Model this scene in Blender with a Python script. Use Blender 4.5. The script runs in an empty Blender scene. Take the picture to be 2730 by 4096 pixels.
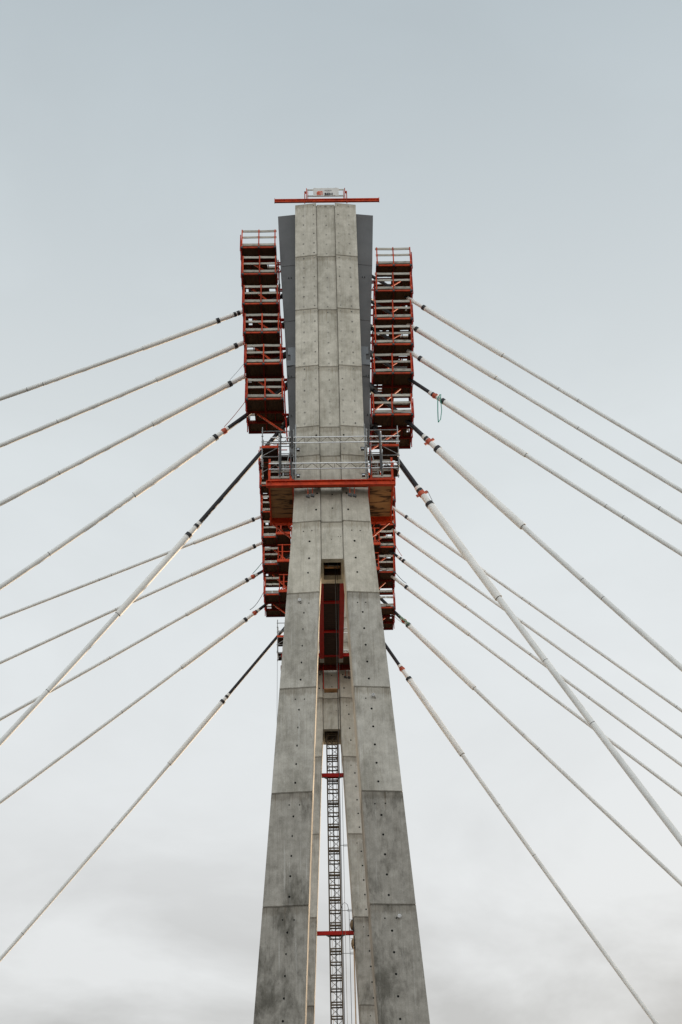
import bpy, math, random
from mathutils import Vector, Matrix
random.seed(7)
S = bpy.context.scene
COL = S.collection
R = math.radians
FAR_RISE = 2.48            # the far pylon stands 2.48 m higher
YAW = R(1.07)
GROUND = -1.7
PYL = {'near': (Vector((-0.455, 56.0, 0.0)), 0.0), 'far': (Vector((-0.885, 79.0, 0.0)), FAR_RISE)}

def world(p, x, y, z):
    """a point given in a pylon's own frame (x along the bridge, y away from us, z height) -> world"""
    o, dz = PYL[p]
    return Vector((o.x + x*math.cos(YAW) - y*math.sin(YAW), o.y + x*math.sin(YAW) + y*math.cos(YAW), z + dz))

# ------------------------------------------------------------------ mesh building
class MB:
    def __init__(s): s.v = []; s.f = []; s.m = []; s.sm = []
    def add(s, vs, fs, mi=0, smooth=False):
        b = len(s.v); s.v += [tuple(v) for v in vs]
        for f in fs: s.f.append(tuple(b+i for i in f)); s.m.append(mi); s.sm.append(smooth)
        return s
    def box(s, x0, x1, y0, y1, z0, z1, mi=0):
        if x0 > x1: x0, x1 = x1, x0
        if y0 > y1: y0, y1 = y1, y0
        if z0 > z1: z0, z1 = z1, z0
        vs = [(x0,y0,z0),(x1,y0,z0),(x1,y1,z0),(x0,y1,z0),(x0,y0,z1),(x1,y0,z1),(x1,y1,z1),(x0,y1,z1)]
        return s.add(vs, [(0,3,2,1),(4,5,6,7),(0,1,5,4),(1,2,6,5),(2,3,7,6),(3,0,4,7)], mi)
    def bar(s, a, b, w, h=None, mi=0, up=(0,0,1)):
        a = Vector(a); b = Vector(b); h = h or w; d = (b-a).normalized(); u = Vector(up)
        if abs(d.dot(u)) > .95: u = Vector((0,1,0))
        sd = d.cross(u).normalized(); u = sd.cross(d).normalized()
        vs = [p + sd*i*w/2 + u*j*h/2 for p in (a, b) for i, j in ((-1,-1),(1,-1),(1,1),(-1,1))]
        return s.add(vs, [(3,2,1,0),(4,5,6,7),(0,1,5,4),(1,2,6,5),(2,3,7,6),(3,0,4,7)], mi)
    def tube(s, pts, r, n=8, mi=0, smooth=True, cap=True, rr=None):
        pts = [Vector(p) for p in pts]; rings = []
        prev = None
        for i, p in enumerate(pts):
            d = (pts[min(i+1, len(pts)-1)] - pts[max(i-1, 0)]).normalized()
            u = Vector((0,0,1)) if abs(d.z) < .95 else Vector((0,1,0))
            if prev: u = prev
            sd = d.cross(u).normalized(); u = sd.cross(d).normalized(); prev = u
            q = rr[i] if rr else r
            rings.append([p + (sd*math.cos(2*math.pi*k/n) + u*math.sin(2*math.pi*k/n))*q for k in range(n)])
        vs = [v for rg in rings for v in rg]
        fs = [(i*n+k, i*n+(k+1) % n, (i+1)*n+(k+1) % n, (i+1)*n+k) for i in range(len(pts)-1) for k in range(n)]
        s.add(vs, fs, mi, smooth)
        if cap:
            s.add(rings[0], [tuple(range(n-1, -1, -1))], mi); s.add(rings[-1], [tuple(range(n))], mi)
        return s
    def loft(s, rings, mi=0):
        n = len(rings[0]); vs = [v for r in rings for v in r]
        fs = [(i*n+k, i*n+(k+1) % n, (i+1)*n+(k+1) % n, (i+1)*n+k) for i in range(len(rings)-1) for k in range(n)]
        fs += [tuple(range(n-1, -1, -1)), tuple((len(rings)-1)*n+k for k in range(n))]
        return s.add(vs, fs, mi)
    def disc(s, c, r, ax=(0,-1,0), h=.006, n=12, mi=0):
        c = Vector(c); a = Vector(ax).normalized()
        return s.tube([c, c+a*h], r, n, mi, smooth=False)
    def build(s, name, mats, parent=None, origin=(0,0,0), rot=0.0):
        me = bpy.data.meshes.new(name)
        o = Vector(origin)
        me.from_pydata([tuple(Vector(v)-o) for v in s.v], [], s.f)
        if not isinstance(mats, (list, tuple)): mats = [mats]
        for m in mats: me.materials.append(M[m] if isinstance(m, str) else m)
        me.polygons.foreach_set('material_index', s.m); me.polygons.foreach_set('use_smooth', s.sm)
        me.update()
        ob = bpy.data.objects.new(name, me); COL.objects.link(ob); ob.location = o
        if parent: ob.parent = parent
        return ob

def tag(o, label=None, cat=None, group=None, kind=None):
    if label: o['label'] = label
    if cat: o['category'] = cat
    if group: o['group'] = group
    if kind: o['kind'] = kind
    return o
def thing(name, p, x, y, z, label, cat, group=None):
    e = bpy.data.objects.new(name, None); COL.objects.link(e); e.empty_display_size = .3
    e.location = world(p, x, y, z) if p else Vector((x, y, z)); e.rotation_euler.z = YAW if p else 0
    return tag(e, label, cat, group)
# ------------------------------------------------------------------ materials
M = {}
class NT:
    def __init__(s, name):
        m = bpy.data.materials.new(name); m.use_nodes = True; s.m = m; s.t = m.node_tree; s.n = s.t.nodes; s.l = s.t.links
        s.b = s.n['Principled BSDF']; M[name] = m
    def new(s, k, **kw):
        x = s.n.new(k)
        for a, v in kw.items(): setattr(x, a, v)
        return x
    def co(s, sc=(1,1,1), kind='Object', src=None):
        t = s.new('ShaderNodeTexCoord'); mp = s.new('ShaderNodeMapping'); mp.inputs['Scale'].default_value = sc
        s.l.new(src or t.outputs[kind], mp.inputs['Vector']); return mp.outputs[0]
    def noise(s, vec, scale, detail=4, rough=.55, dist=0):
        x = s.new('ShaderNodeTexNoise'); x.inputs['Scale'].default_value = scale; x.inputs['Detail'].default_value = detail
        x.inputs['Roughness'].default_value = rough; x.inputs['Distortion'].default_value = dist
        s.l.new(vec, x.inputs['Vector']); return x.outputs['Fac']
    def ramp(s, fac, stops):
        x = s.new('ShaderNodeValToRGB'); e = x.color_ramp.elements
        for i, (p, c) in enumerate(stops):
            if isinstance(c, (int, float)): c = (c, c, c)
            q = e[i] if i < 2 else e.new(p)
            q.position = p; q.color = (*c, 1)
        s.l.new(fac, x.inputs[0]); return x.outputs[0]
    def mix(s, a, b, fac, mode='MIX'):
        x = s.new('ShaderNodeMix'); x.data_type = 'RGBA'; x.blend_type = mode
        for v, i in ((a, 6), (b, 7)):
            if isinstance(v, tuple): x.inputs[i].default_value = (*v, 1)
            else: s.l.new(v, x.inputs[i])
        if isinstance(fac, (int, float)): x.inputs[0].default_value = fac
        else: s.l.new(fac, x.inputs[0])
        return x.outputs[2]
    def math(s, op, a, b=0.0, c=None):
        x = s.new('ShaderNodeMath', operation=op)
        for i, v in enumerate((a, b) if c is None else (a, b, c)):
            if isinstance(v, (int, float)): x.inputs[i].default_value = v
            else: s.l.new(v, x.inputs[i])
        return x.outputs[0]
    def bump(s, h, st=.3, d=.02):
        x = s.new('ShaderNodeBump'); x.inputs['Strength'].default_value = st; x.inputs['Distance'].default_value = d
        s.l.new(h, x.inputs['Height']); s.l.new(x.outputs[0], s.b.inputs['Normal'])
    def base(s, c, rough=.8, metal=0, spec=None):
        if isinstance(c, tuple): s.b.inputs['Base Color'].default_value = (*c, 1)
        else: s.l.new(c, s.b.inputs['Base Color'])
        s.b.inputs['Roughness'].default_value = rough; s.b.inputs['Metallic'].default_value = metal
        if spec is not None: s.b.inputs['Specular IOR Level'].default_value = spec

def concrete(name, c0, c1, dark=.55, mott=1.0, blot=.5):
    t = NT(name)
    oi = t.new('ShaderNodeObjectInfo'); tc = t.new('ShaderNodeTexCoord')
    off = t.new('ShaderNodeVectorMath', operation='MULTIPLY_ADD')
    t.l.new(oi.outputs['Random'], off.inputs[0]); off.inputs[1].default_value = (37, 91, 53); t.l.new(tc.outputs['Object'], off.inputs[2])
    v = off.outputs[0]
    big = t.noise(t.co((.9, .9, .42), src=v), .8, 9, .68, .3); mid = t.noise(v, 2.6, 6, .62); fine = t.noise(v, 26, 3, .6)
    col = t.mix(c0, c1, t.ramp(mid, [(.3, 0.), (.7, 1.)]))
    col = t.mix(col, (dark, dark*.99, dark*.95), t.math('MULTIPLY', t.ramp(big, [(.50, 0.), (.62, 1.)]), blot), 'MULTIPLY')
    # vertical run marks and formwork grain
    st = t.noise(t.co((16, 16, .35), src=v), 1.0, 4, .6)
    col = t.mix(col, (.66, .64, .60), t.math('MULTIPLY', t.ramp(st, [(.52, 0.), (.72, 1.)]), .5*mott), 'MULTIPLY')
    lt = t.noise(t.co((9, 9, .22), src=v), 1.3, 3, .6)
    col = t.mix(col, (.62, .62, .60), t.math('MULTIPLY', t.ramp(lt, [(.6, 0.), (.78, 1.)]), .35), 'MIX')
    col = t.mix(col, t.ramp(oi.outputs['Random'], [(0., .86), (1., 1.06)]), 1.0, 'MULTIPLY')
    bl2 = t.noise(t.co((1.6, 1.6, .45), src=v), 1.5, 9, .75, .5)
    col = t.mix(col, (.40, .39, .37), t.math('MULTIPLY', t.ramp(bl2, [(.54, 0.), (.66, 1.)]), blot*.5), 'MULTIPLY')
    # grime under the casting joint (object origin sits on the joint above)
    sp = t.new('ShaderNodeSeparateXYZ'); t.l.new(tc.outputs['Object'], sp.inputs[0])
    wob = t.noise(t.co((6, 6, .5), src=v), 1.2, 4, .7)
    d = t.math('SUBTRACT', t.math('MULTIPLY', sp.outputs[2], -1.0), t.math('MULTIPLY', wob, .55))
    jg = t.ramp(d, [(0., 1.), (.12, 0.)])
    col = t.mix(col, (.50, .46, .40), t.math('MULTIPLY', jg, .42), 'MULTIPLY')
    jl = t.ramp(t.math('MULTIPLY', sp.outputs[2], -1.0), [(.022, 1.), (.075, 0.)])
    col = t.mix(col, (.30, .28, .25), t.math('MULTIPLY', jl, .75), 'MULTIPLY')
    rr = t.noise(t.co((22, 22, .4), src=v), 1.0, 3, .6)
    near_j = t.ramp(t.math('MULTIPLY', sp.outputs[2], -1.0), [(.05, 1.), (.95, .12)])
    col = t.mix(col, (.50, .40, .29), t.math('MULTIPLY', t.math('MULTIPLY', t.ramp(rr, [(.56, 0.), (.66, 1.)]), near_j), .7), 'MULTIPLY')
    sk = t.ramp(fine, [(.34, .82), (.55, 1.0), (.75, 1.07)])
    col = t.mix(col, sk, .75, 'MULTIPLY')
    pit = t.new('ShaderNodeTexVoronoi'); pit.inputs['Scale'].default_value = 5.5; t.l.new(v, pit.inputs['Vector'])
    col = t.mix(col, (.42, .41, .38), t.math('MULTIPLY', t.ramp(pit.outputs['Distance'], [(.035, 1.), (.075, 0.)]), .55), 'MULTIPLY')
    t.base(col, .88, spec=.25)
    t.bump(t.math('ADD', mid, t.math('MULTIPLY', fine, .4)), .35, .015)
concrete('concrete_shaft', (.41, .385, .325), (.56, .53, .455), .62, .9, .6)
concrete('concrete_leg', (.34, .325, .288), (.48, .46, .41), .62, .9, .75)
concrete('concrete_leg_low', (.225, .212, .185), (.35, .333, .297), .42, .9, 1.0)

def paint(name, c, c2, rough=.45, sc=3., fac=.5, rust=(.16, .05, .02), rl=.62, spec=.4):
    t = NT(name); v = t.co()
    n1 = t.noise(v, sc, 5, .6); n2 = t.noise(v, sc*5, 5, .7)
    col = t.mix(c, c2, t.ramp(n1, [(.35, 0.), (.65, 1.)]))
    col = t.mix(col, rust, t.math('MULTIPLY', t.ramp(n2, [(rl, 0.), (rl+.1, 1.)]), fac))
    oi = t.new('ShaderNodeObjectInfo'); col = t.mix(col, t.ramp(oi.outputs['Random'], [(0., .74), (1., 1.1)]), 1.0, 'MULTIPLY')
    t.base(col, rough, spec=spec); return t
paint('red_paint', (.52, .056, .011), (.30, .028, .007), .6, 2.5, .5, spec=.2)
paint('red_beam', (.54, .050, .008), (.36, .030, .006), .55, 1.6, .55, spec=.2)
paint('shaded_red', (.17, .016, .006), (.10, .010, .005), .75, 2.5, .5, (.04,.02,.01), .6, .1)  # red paint darkened: shade under the decks is put into the colour
paint('deep_red', (.40, .012, .006), (.28, .009, .005), .6, 1.8, .4, spec=.15)
paint('clamp_red', (.36, .055, .025), (.50, .09, .03), .5, 4, .6)
paint('steel_box', (.115, .117, .12), (.14, .142, .145), .6, .6, .25, (.065, .068, .072), .6, .2)
paint('steel_patch', (.17, .185, .20), (.15, .165, .18), .55, 1.2, .2, (.1, .11, .12))
paint('galv', (.27, .275, .27), (.17, .175, .175), .38, 5, .35, (.17, .14, .11), .6, .5)
M['galv'].node_tree.nodes['Principled BSDF'].inputs['Metallic'].default_value = .55
paint('alu', (.78, .79, .80), (.66, .67, .68), .3, 6, .2, (.3, .3, .3), .6, .5)
M['alu'].node_tree.nodes['Principled BSDF'].inputs['Metallic'].default_value = .25
paint('lacing', (.16, .13, .10), (.10, .085, .07), .5, 6, .3, (.3, .28, .25))
paint('dark_steel', (.02, .02, .022), (.035, .032, .03), .5, 6, .3, (.05, .035, .025))
paint('mast_steel', (.085, .055, .022), (.045, .03, .015), .55, 3, .6, (.04, .03, .02), .5)
paint('rubber', (.012, .012, .014), (.02, .02, .022), .55, 6, .2, (.03, .03, .03))
paint('green_strap', (.04, .26, .20), (.03, .19, .15), .7, 6, .1, (.02, .1, .07))
paint('sling_pale', (.22, .34, .24), (.16, .26, .19), .7, 6, .2, (.1,.12,.08))
paint('drum', (.22, .15, .08), (.15, .10, .055), .7, 6, .3, (.08, .05, .03))
paint('glass_lamp', (.5, .53, .56), (.42, .45, .48), .15, 6, .1, (.3, .3, .3))
paint('tan_pipe', (.45, .30, .17), (.38, .26, .15), .5, 4, .2, (.2, .12, .06))
def sheath(name, c, c2):
    t = NT(name); v = t.co((1, 1, 1))
    n = t.noise(v, .9, 5, .6); f = t.noise(v, 9, 4, .7)
    col = t.mix(c, c2, t.ramp(n, [(.38, 0.), (.66, 1.)]))
    col = t.mix(col, (.6, .56, .5), t.math('MULTIPLY', t.ramp(f, [(.6, 0.), (.8, 1.)]), .08))
    t.base(col, .6, spec=.3)
sheath('white_sheath', (.70, .705, .69), (.60, .605, .59))
sheath('white_sleeve', (.74, .735, .71), (.66, .65, .62))
# black strands with a faint helical grain
t = NT('strand'); v = t.co((1,1,1)); w = t.new('ShaderNodeTexWave', wave_type='BANDS', bands_direction='Z')
w.inputs['Scale'].default_value = 9; w.inputs['Distortion'].default_value = 1.5; t.l.new(v, w.inputs['Vector'])
t.base(t.ramp(w.outputs['Fac'], [(0, (.006,.006,.009)), (1, (.022,.021,.026))]), .5, spec=.35); t.bump(w.outputs['Fac'], .5, .01)
def wood(name, c, c2, axis=(1,1,1), dark=(.02,.013,.008), knots=.5, rough=.8, kt=.56):
    t = NT(name); v = t.co(axis)
    g = t.noise(v, 2.2, 6, .65, .6); k = t.noise(v, 1.5, 4, .6, .5); f = t.noise(t.co((1,1,1)), 1.7, 3, .5)
    col = t.mix(c, c2, t.ramp(g, [(.32, 0.), (.68, 1.)]))
    col = t.mix(col, dark, t.math('MULTIPLY', t.ramp(k, [(kt, 0.), (kt+.09, 1.)]), knots))
    col = t.mix(col, (.55,.5,.45), t.math('MULTIPLY', f, .35), 'MULTIPLY')
    oi = t.new('ShaderNodeObjectInfo'); col = t.mix(col, t.ramp(oi.outputs['Random'], [(0., .78), (1., 1.12)]), 1.0, 'MULTIPLY')
    t.base(col, rough, spec=.2); t.bump(g, .3, .006)
wood('board', (.46, .44, .385), (.33, .315, .275), (2, 8, 8), (.12, .10, .08), .6)
wood('deck_wood', (.105, .058, .028), (.055, .030, .015), (5, .8, 2), (.012, .008, .005), .6)
wood('platform_ply', (.50, .28, .13), (.34, .18, .085), (.5, 2.6, 1.5), (.035, .018, .010), .9, .8, .51)
wood('walk_ply', (.05, .024, .013), (.028, .014, .008), (.8, 7, 2), (.010, .006, .004), .6)
t = NT('hole'); t.base((.012, .012, .012), .95, spec=0)  # near-black for flat discs; the shade inside tie holes is painted
t = NT('mortar'); t.base(t.mix((.25,.24,.21), (.33,.315,.28), t.noise(t.co(), 12)), .9, spec=.1)
t = NT('banner_cloth'); t.base(t.mix((.60,.59,.56), (.50,.49,.47), t.noise(t.co(), 4)), .7, spec=.2)
t = NT('ink'); t.base((.02,.02,.024), .7)
t = NT('ink_grey'); t.base((.16,.15,.15), .7)
t = NT('ink_orange'); t.base((.62,.10,.03), .7)
t = NT('sign_paper'); t.base(t.mix((.42,.42,.40), (.34,.34,.33), t.noise(t.co(), 6)), .7)
t = NT('gravel'); v = t.co()
t.base(t.mix(t.mix((.17,.16,.145), (.10,.095,.085), t.noise(v, .08, 6, .6)), (.20,.19,.17), t.math('MULTIPLY', t.noise(v, 9, 4, .7), .5)), .95, spec=.1)
t = NT('footing'); t.base(t.mix((.42,.40,.36), (.34,.33,.30), t.noise(t.co(), .8, 5)), .9)

# ------------------------------------------------------------------ ground
g = MB().add([(-4000,-4000,GROUND),(4000,-4000,GROUND),(4000,4000,GROUND),(-4000,4000,GROUND)], [(0,1,2,3)]).build('ground', 'gravel')
tag(g, kind='structure')

# ------------------------------------------------------------------ pylon
def lerp_tab(tab, z):
    for (z0, a), (z1, b) in zip(tab, tab[1:]):
        if z0 >= z >= z1: return a + (b-a)*(z0-z)/(z0-z1)
    (z0, a), (z1, b) = tab[-2:]; return b + (b-a)*(z1-z)/(z0-z1)
OUT = [(61,1.71),(44,1.71),(42.4,1.71),(40.4,1.775),(38.45,1.875),(34.47,2.14),(29.55,2.455),(24.6,2.775),(19.7,3.09),(14.95,3.405)]
INN = [(61,.535),(36.35,.535),(34.5,.637),(29.6,.828),(24.62,1.03),(19.7,1.23),(15,1.41)]
THICK = 2.32; SL = .16      # depth across the bridge; how far the outer front edge falls back
xo = lambda z: lerp_tab(OUT, z); xi = lambda z: lerp_tab(INN, z)
def shrink(ring, d):
    cx = sum(p[0] for p in ring)/len(ring); cy = sum(p[1] for p in ring)/len(ring)
    return [(p[0]-math.copysign(d, p[0]-cx), p[1]-math.copysign(d, p[1]-cy), p[2]) for p in ring]
def shaft_ring(z, inset=0.):
    a, b = xo(z)-inset, .53
    i = inset
    e = b-.03; return [(-a,SL+i,z),(-b,0+i,z),(-b,.24,z),(-e,.24,z),(-e,.13+i,z),(e,.13+i,z),(e,.24,z),(b,.24,z),(b,0+i,z),(a,SL+i,z),(a,THICK-i,z),(-a,THICK-i,z)]
def leg_ring(sx, z, inset=0.):
    a, b = xo(z)-inset, xi(z)+inset; i = inset; ch = .05
    pts = [(b,ch+i,z),(b+ch,i+.01,z),(a,SL+i,z),(a,THICK-i,z),(b+ch,THICK-i,z),(b,THICK-ch-i,z)]
    return pts if sx > 0 else [(-x, y, zz) for x, y, zz in reversed(pts)]
def face_y(x, z):
    ax = abs(x)
    if ax < .53: return .13
    return SL*(ax-.53)/(xo(z)-.53) if z > 36.3 else .01+(SL-.01)*(ax-xi(z))/(xo(z)-xi(z))
def seg_rings(fn, z1, z0, n=1):
    g = .028
    zs = [z1 - (z1-z0)*i/n for i in range(n+1)]
    r = [fn(z1, g), fn(z1-g, 0)] + [fn(z, 0) for z in zs[1:-1]] + [fn(z0+g, 0), fn(z0, g)]
    return list(reversed(r))
SHAFT_J = [60.22, 56.12, 52.18, 48.2, 44.22, 42.4, 38.45]
LEG_J = [34.47, 29.55, 24.6, 19.7, 14.8, 9.9, 5.0, GROUND]
def make_pylon(p, label):
    dz = PYL[p][1]; o = PYL[p][0]
    root = bpy.data.objects.new('pylon', None); COL.objects.link(root)
    root.location = (o.x, o.y, GROUND); root.rotation_euler.z = YAW; tag(root, label, 'bridge pylon', 'pylons of the bridge')
    up = lambda pts: [(x, y, z + dz - GROUND) for x, y, z in pts]
    def fin(mb, name, mats, ztop, par=root):
        mb.v = up(mb.v); return mb.build(name, mats, par, (0, 0, ztop + dz - GROUND))
    near = p == 'near'
    # shaft casting lifts
    for z1, z0 in zip(SHAFT_J, SHAFT_J[1:]):
        m = MB()
        for rings in [seg_rings(shaft_ring, z1, z0, 3 if z1 < 43 else 1)]: m.loft(rings)
        h = z1-z0
        if z0 > 43:
            for zz in [z0+.2+i*(h-.4)/5 for i in range(6)]:
                for x in (-1.24, -.67, .02, .69, 1.28):
                    r = .07 if abs(x) > 1 else .055
                    m.disc((x, face_y(x, zz)+.002, zz), r*random.uniform(.8, 1.1), mi=1)
                    if random.random() < .45: m.disc((x+random.uniform(-.01,.01), face_y(x, zz)-.004, zz), random.choice((.015,.022,.03)), mi=2)
        elif z1 > 43:
            for x in (-.68, .68): m.disc((x, face_y(x, 43.6), 43.62), .05, mi=2); m.disc((x, face_y(x, 42.7), 42.8), .06, mi=1)
        else:
            for zz in (40.05, 39.25): m.disc((0.05, .13, zz), .035, mi=2)
            for zz in (40.05, 39.1):
                for x in (-.68-.06*(40-zz), .75+.06*(40-zz)): m.disc((x, face_y(x, zz), zz), .05, mi=2)
        # twin small inserts near the top
        if z1 > 60:
            for x in (-.3, 0, .3):
                for q in (-.04, .04): m.disc((x+q, .13, z1-.18), .018, mi=2)
        fin(m, 'shaft_lift', ['concrete_shaft', 'mortar', 'hole'], z1)
    # lift with the top of the gap: left cheek, right cheek, centre web with the hatch
    z1, z0 = 38.45, 34.47
    m = MB()
    for sx in (-1, 1):
        m.loft([[(q[0], q[1], q[2]) for q in leg_ring(sx, z, i)] for z, i in ((z0, .03), (z0+.028, 0), (36.35, 0), (z1-.028, 0), (z1, .03))])
        for zz in (37.9,):
            m.disc((sx*(.95), face_y(.95, zz), zz), .03, mi=1); m.disc((sx*(1.35), face_y(1.35, zz), zz), .03, mi=1)
        for zz in (37.3, 36.35, 35.55):
            x = xi(zz) + .43*(xo(zz)-xi(zz)) - .08; m.disc((sx*x, face_y(x, zz), zz), .05, mi=1)
    for x in (-.03, .3, .42): m.disc((x, .13, 37.45 if x < 0 else 37.6), .022, mi=1)
    b = .536
    m.box(-b+.03, b-.03, .13, .24, 36.35, z1-.03, 0); m.box(-b, b, .24, .45, 36.35, z1, 0); m.box(-b, b, 1.98, THICK, 36.35, z1, 0)
    m.box(-b, -.42, .45, 1.98, 36.35, z1, 0); m.box(.42, b, .45, 1.98, 36.35, z1, 0)
    m.box(-.42, .42, .46, 1.97, z1-.3, z1-.02, 0)
    for q in (-1, 1): m.box(q*.385, q*.418, .46, 1.97, 36.6, z1-.31, 2)  # dark lining added so the hatch interior looks shaded
    m.box(-.38, .38, .455, .48, 36.6, z1-.31, 2); m.box(-.38, .38, 1.95, 1.975, 36.6, z1-.31, 2)
    m.box(-.37, .37, .6, 1.9, 37.5, 37.6, 2)
    fin(m, 'shaft_lift', ['concrete_shaft', 'hole', 'walk_ply'], z1)
    for sx in (-1, 1):
        leg = bpy.data.objects.new('leg', None); COL.objects.link(leg); leg.parent = root
        leg.location = (0, 0, 0)
        for z1, z0 in zip(LEG_J, LEG_J[1:]):
            if z0 == GROUND: z0 = GROUND - dz
            m = MB().loft([leg_ring(sx, z, i) for z, i in ((z0, .03), (z0+.028, 0), (z1-.028, 0), (z1, .03))])
            for d, fr in ((.58, .30), (.56, .55)):
                zz = z1-d; x = xi(zz)+fr*(xo(zz)-xi(zz)); m.disc((sx*x, face_y(x, zz), zz), .032, mi=1)
            for k in range(5):
                zz = z1-1.08-k*.86
                x = xi(zz)+.43*(xo(zz)-xi(zz)); m.disc((sx*x, face_y(x, zz), zz), .048, mi=1)
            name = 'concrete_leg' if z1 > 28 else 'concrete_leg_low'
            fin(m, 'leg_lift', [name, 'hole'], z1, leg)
    # steel anchor boxes on both flanks, widening upwards
    SB = [(59.95, 2.70), (56, 2.53), (52, 2.32), (48.2, 2.17), (44.1, 2.02)]
    for sx in (-1, 1):
        m = MB(); ya, yb = .62, 1.72
        prof = [[(sx*x0_, y, z) for x0_, y in ((1.60, ya), (w_, ya+.14), (w_, yb), (1.60, yb))] for z, w_ in SB]
        if sx < 0: prof = [list(reversed(r)) for r in prof]
        m.loft(list(reversed(prof)))
        for z in (56.0, 51.9, 47.95):        # plate seams
            w_ = lerp_tab(SB, z); m.bar((sx*1.72, ya-.0, z), (sx*w_, ya+.135, z), .012, .03, 0)
        for z in (55.0, 48.55-.6, 45.35):
            for q in (1.95, 2.08): m.bar((sx*q, ya+.04, z), (sx*q, ya+.04, z+.1), .03, .03, 1)
        fin(m, 'steel_anchor_box', ['steel_box', 'hole'], 44.1)
        m = MB()
        m.box(sx*1.72, sx*(1.98), ya+.025, ya+.05, 48.75, 50.0, 0); m.box(sx*1.98, sx*2.17, ya+.05, ya+.07, 48.75, 49.1, 0)
        m.box(sx*1.98, sx*2.12, ya+.05, ya+.07, 49.5, 50.0, 0)
        fin(m, 'bare_plate', ['steel_patch'], 48.75)
    # cast footing
    m = MB().box(-6.6, 6.6, -1.2, 3.5, GROUND-dz, GROUND-dz+.5)
    fin(m, 'footing', ['footing'], GROUND-dz)
    return root
make_pylon('near', 'near grey concrete pylon with two legs and dark steel flanks')
make_pylon('far', 'far concrete pylon seen through the gap between the near legs')

# ------------------------------------------------------------------ cable platforms
LV = {'left': [(56.87,4.69,2.75),(54.85,4.60,2.71),(52.66,4.50,2.60),(50.60,4.41,2.53),(48.44,4.32,2.41),(46.10,4.22,2.31)],
      'right': [(55.39,4.63,2.69),(53.50,4.57,2.59),(51.47,4.49,2.47),(49.67,4.42,2.40),(47.70,4.32,2.28),(44.98,4.20,2.15)]}
# holes: fraction across from the outer edge, depth from the front edge
HO = {'left': [[(.72,.98,1.12,1.75)], [(.08,.23,1.0,1.7),(.74,.98,1.0,1.5)], [(.12,.22,1.12,1.8)], [(.05,.26,1.12,1.8)], [(.04,.14,1.15,1.6)], [(.02,.2,1.15,1.9)]],
      'right': [[(.55,.98,.98,1.6)], [(.10,.15,1.1,1.7),(.86,.92,1.1,1.4)], [(.08,.3,1.0,1.6),(.6,.67,1.0,1.5),(.78,.9,1.0,1.4)], [(.12,.34,1.0,1.55)], [(.76,.86,1.0,1.6),(.9,.97,1.0,1.4),(.04,.44,1.98,2.68)], [(.05,.12,1.0,1.6),(.76,.92,1.0,1.6)]]}
ORD = ['topmost', 'second from the top', 'third from the top', 'fourth from the top', 'fifth from the top', 'lowest']
YD = [0., 1.08, 1.92, 2.8]     # front edge, cross beams, rear edge
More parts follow.
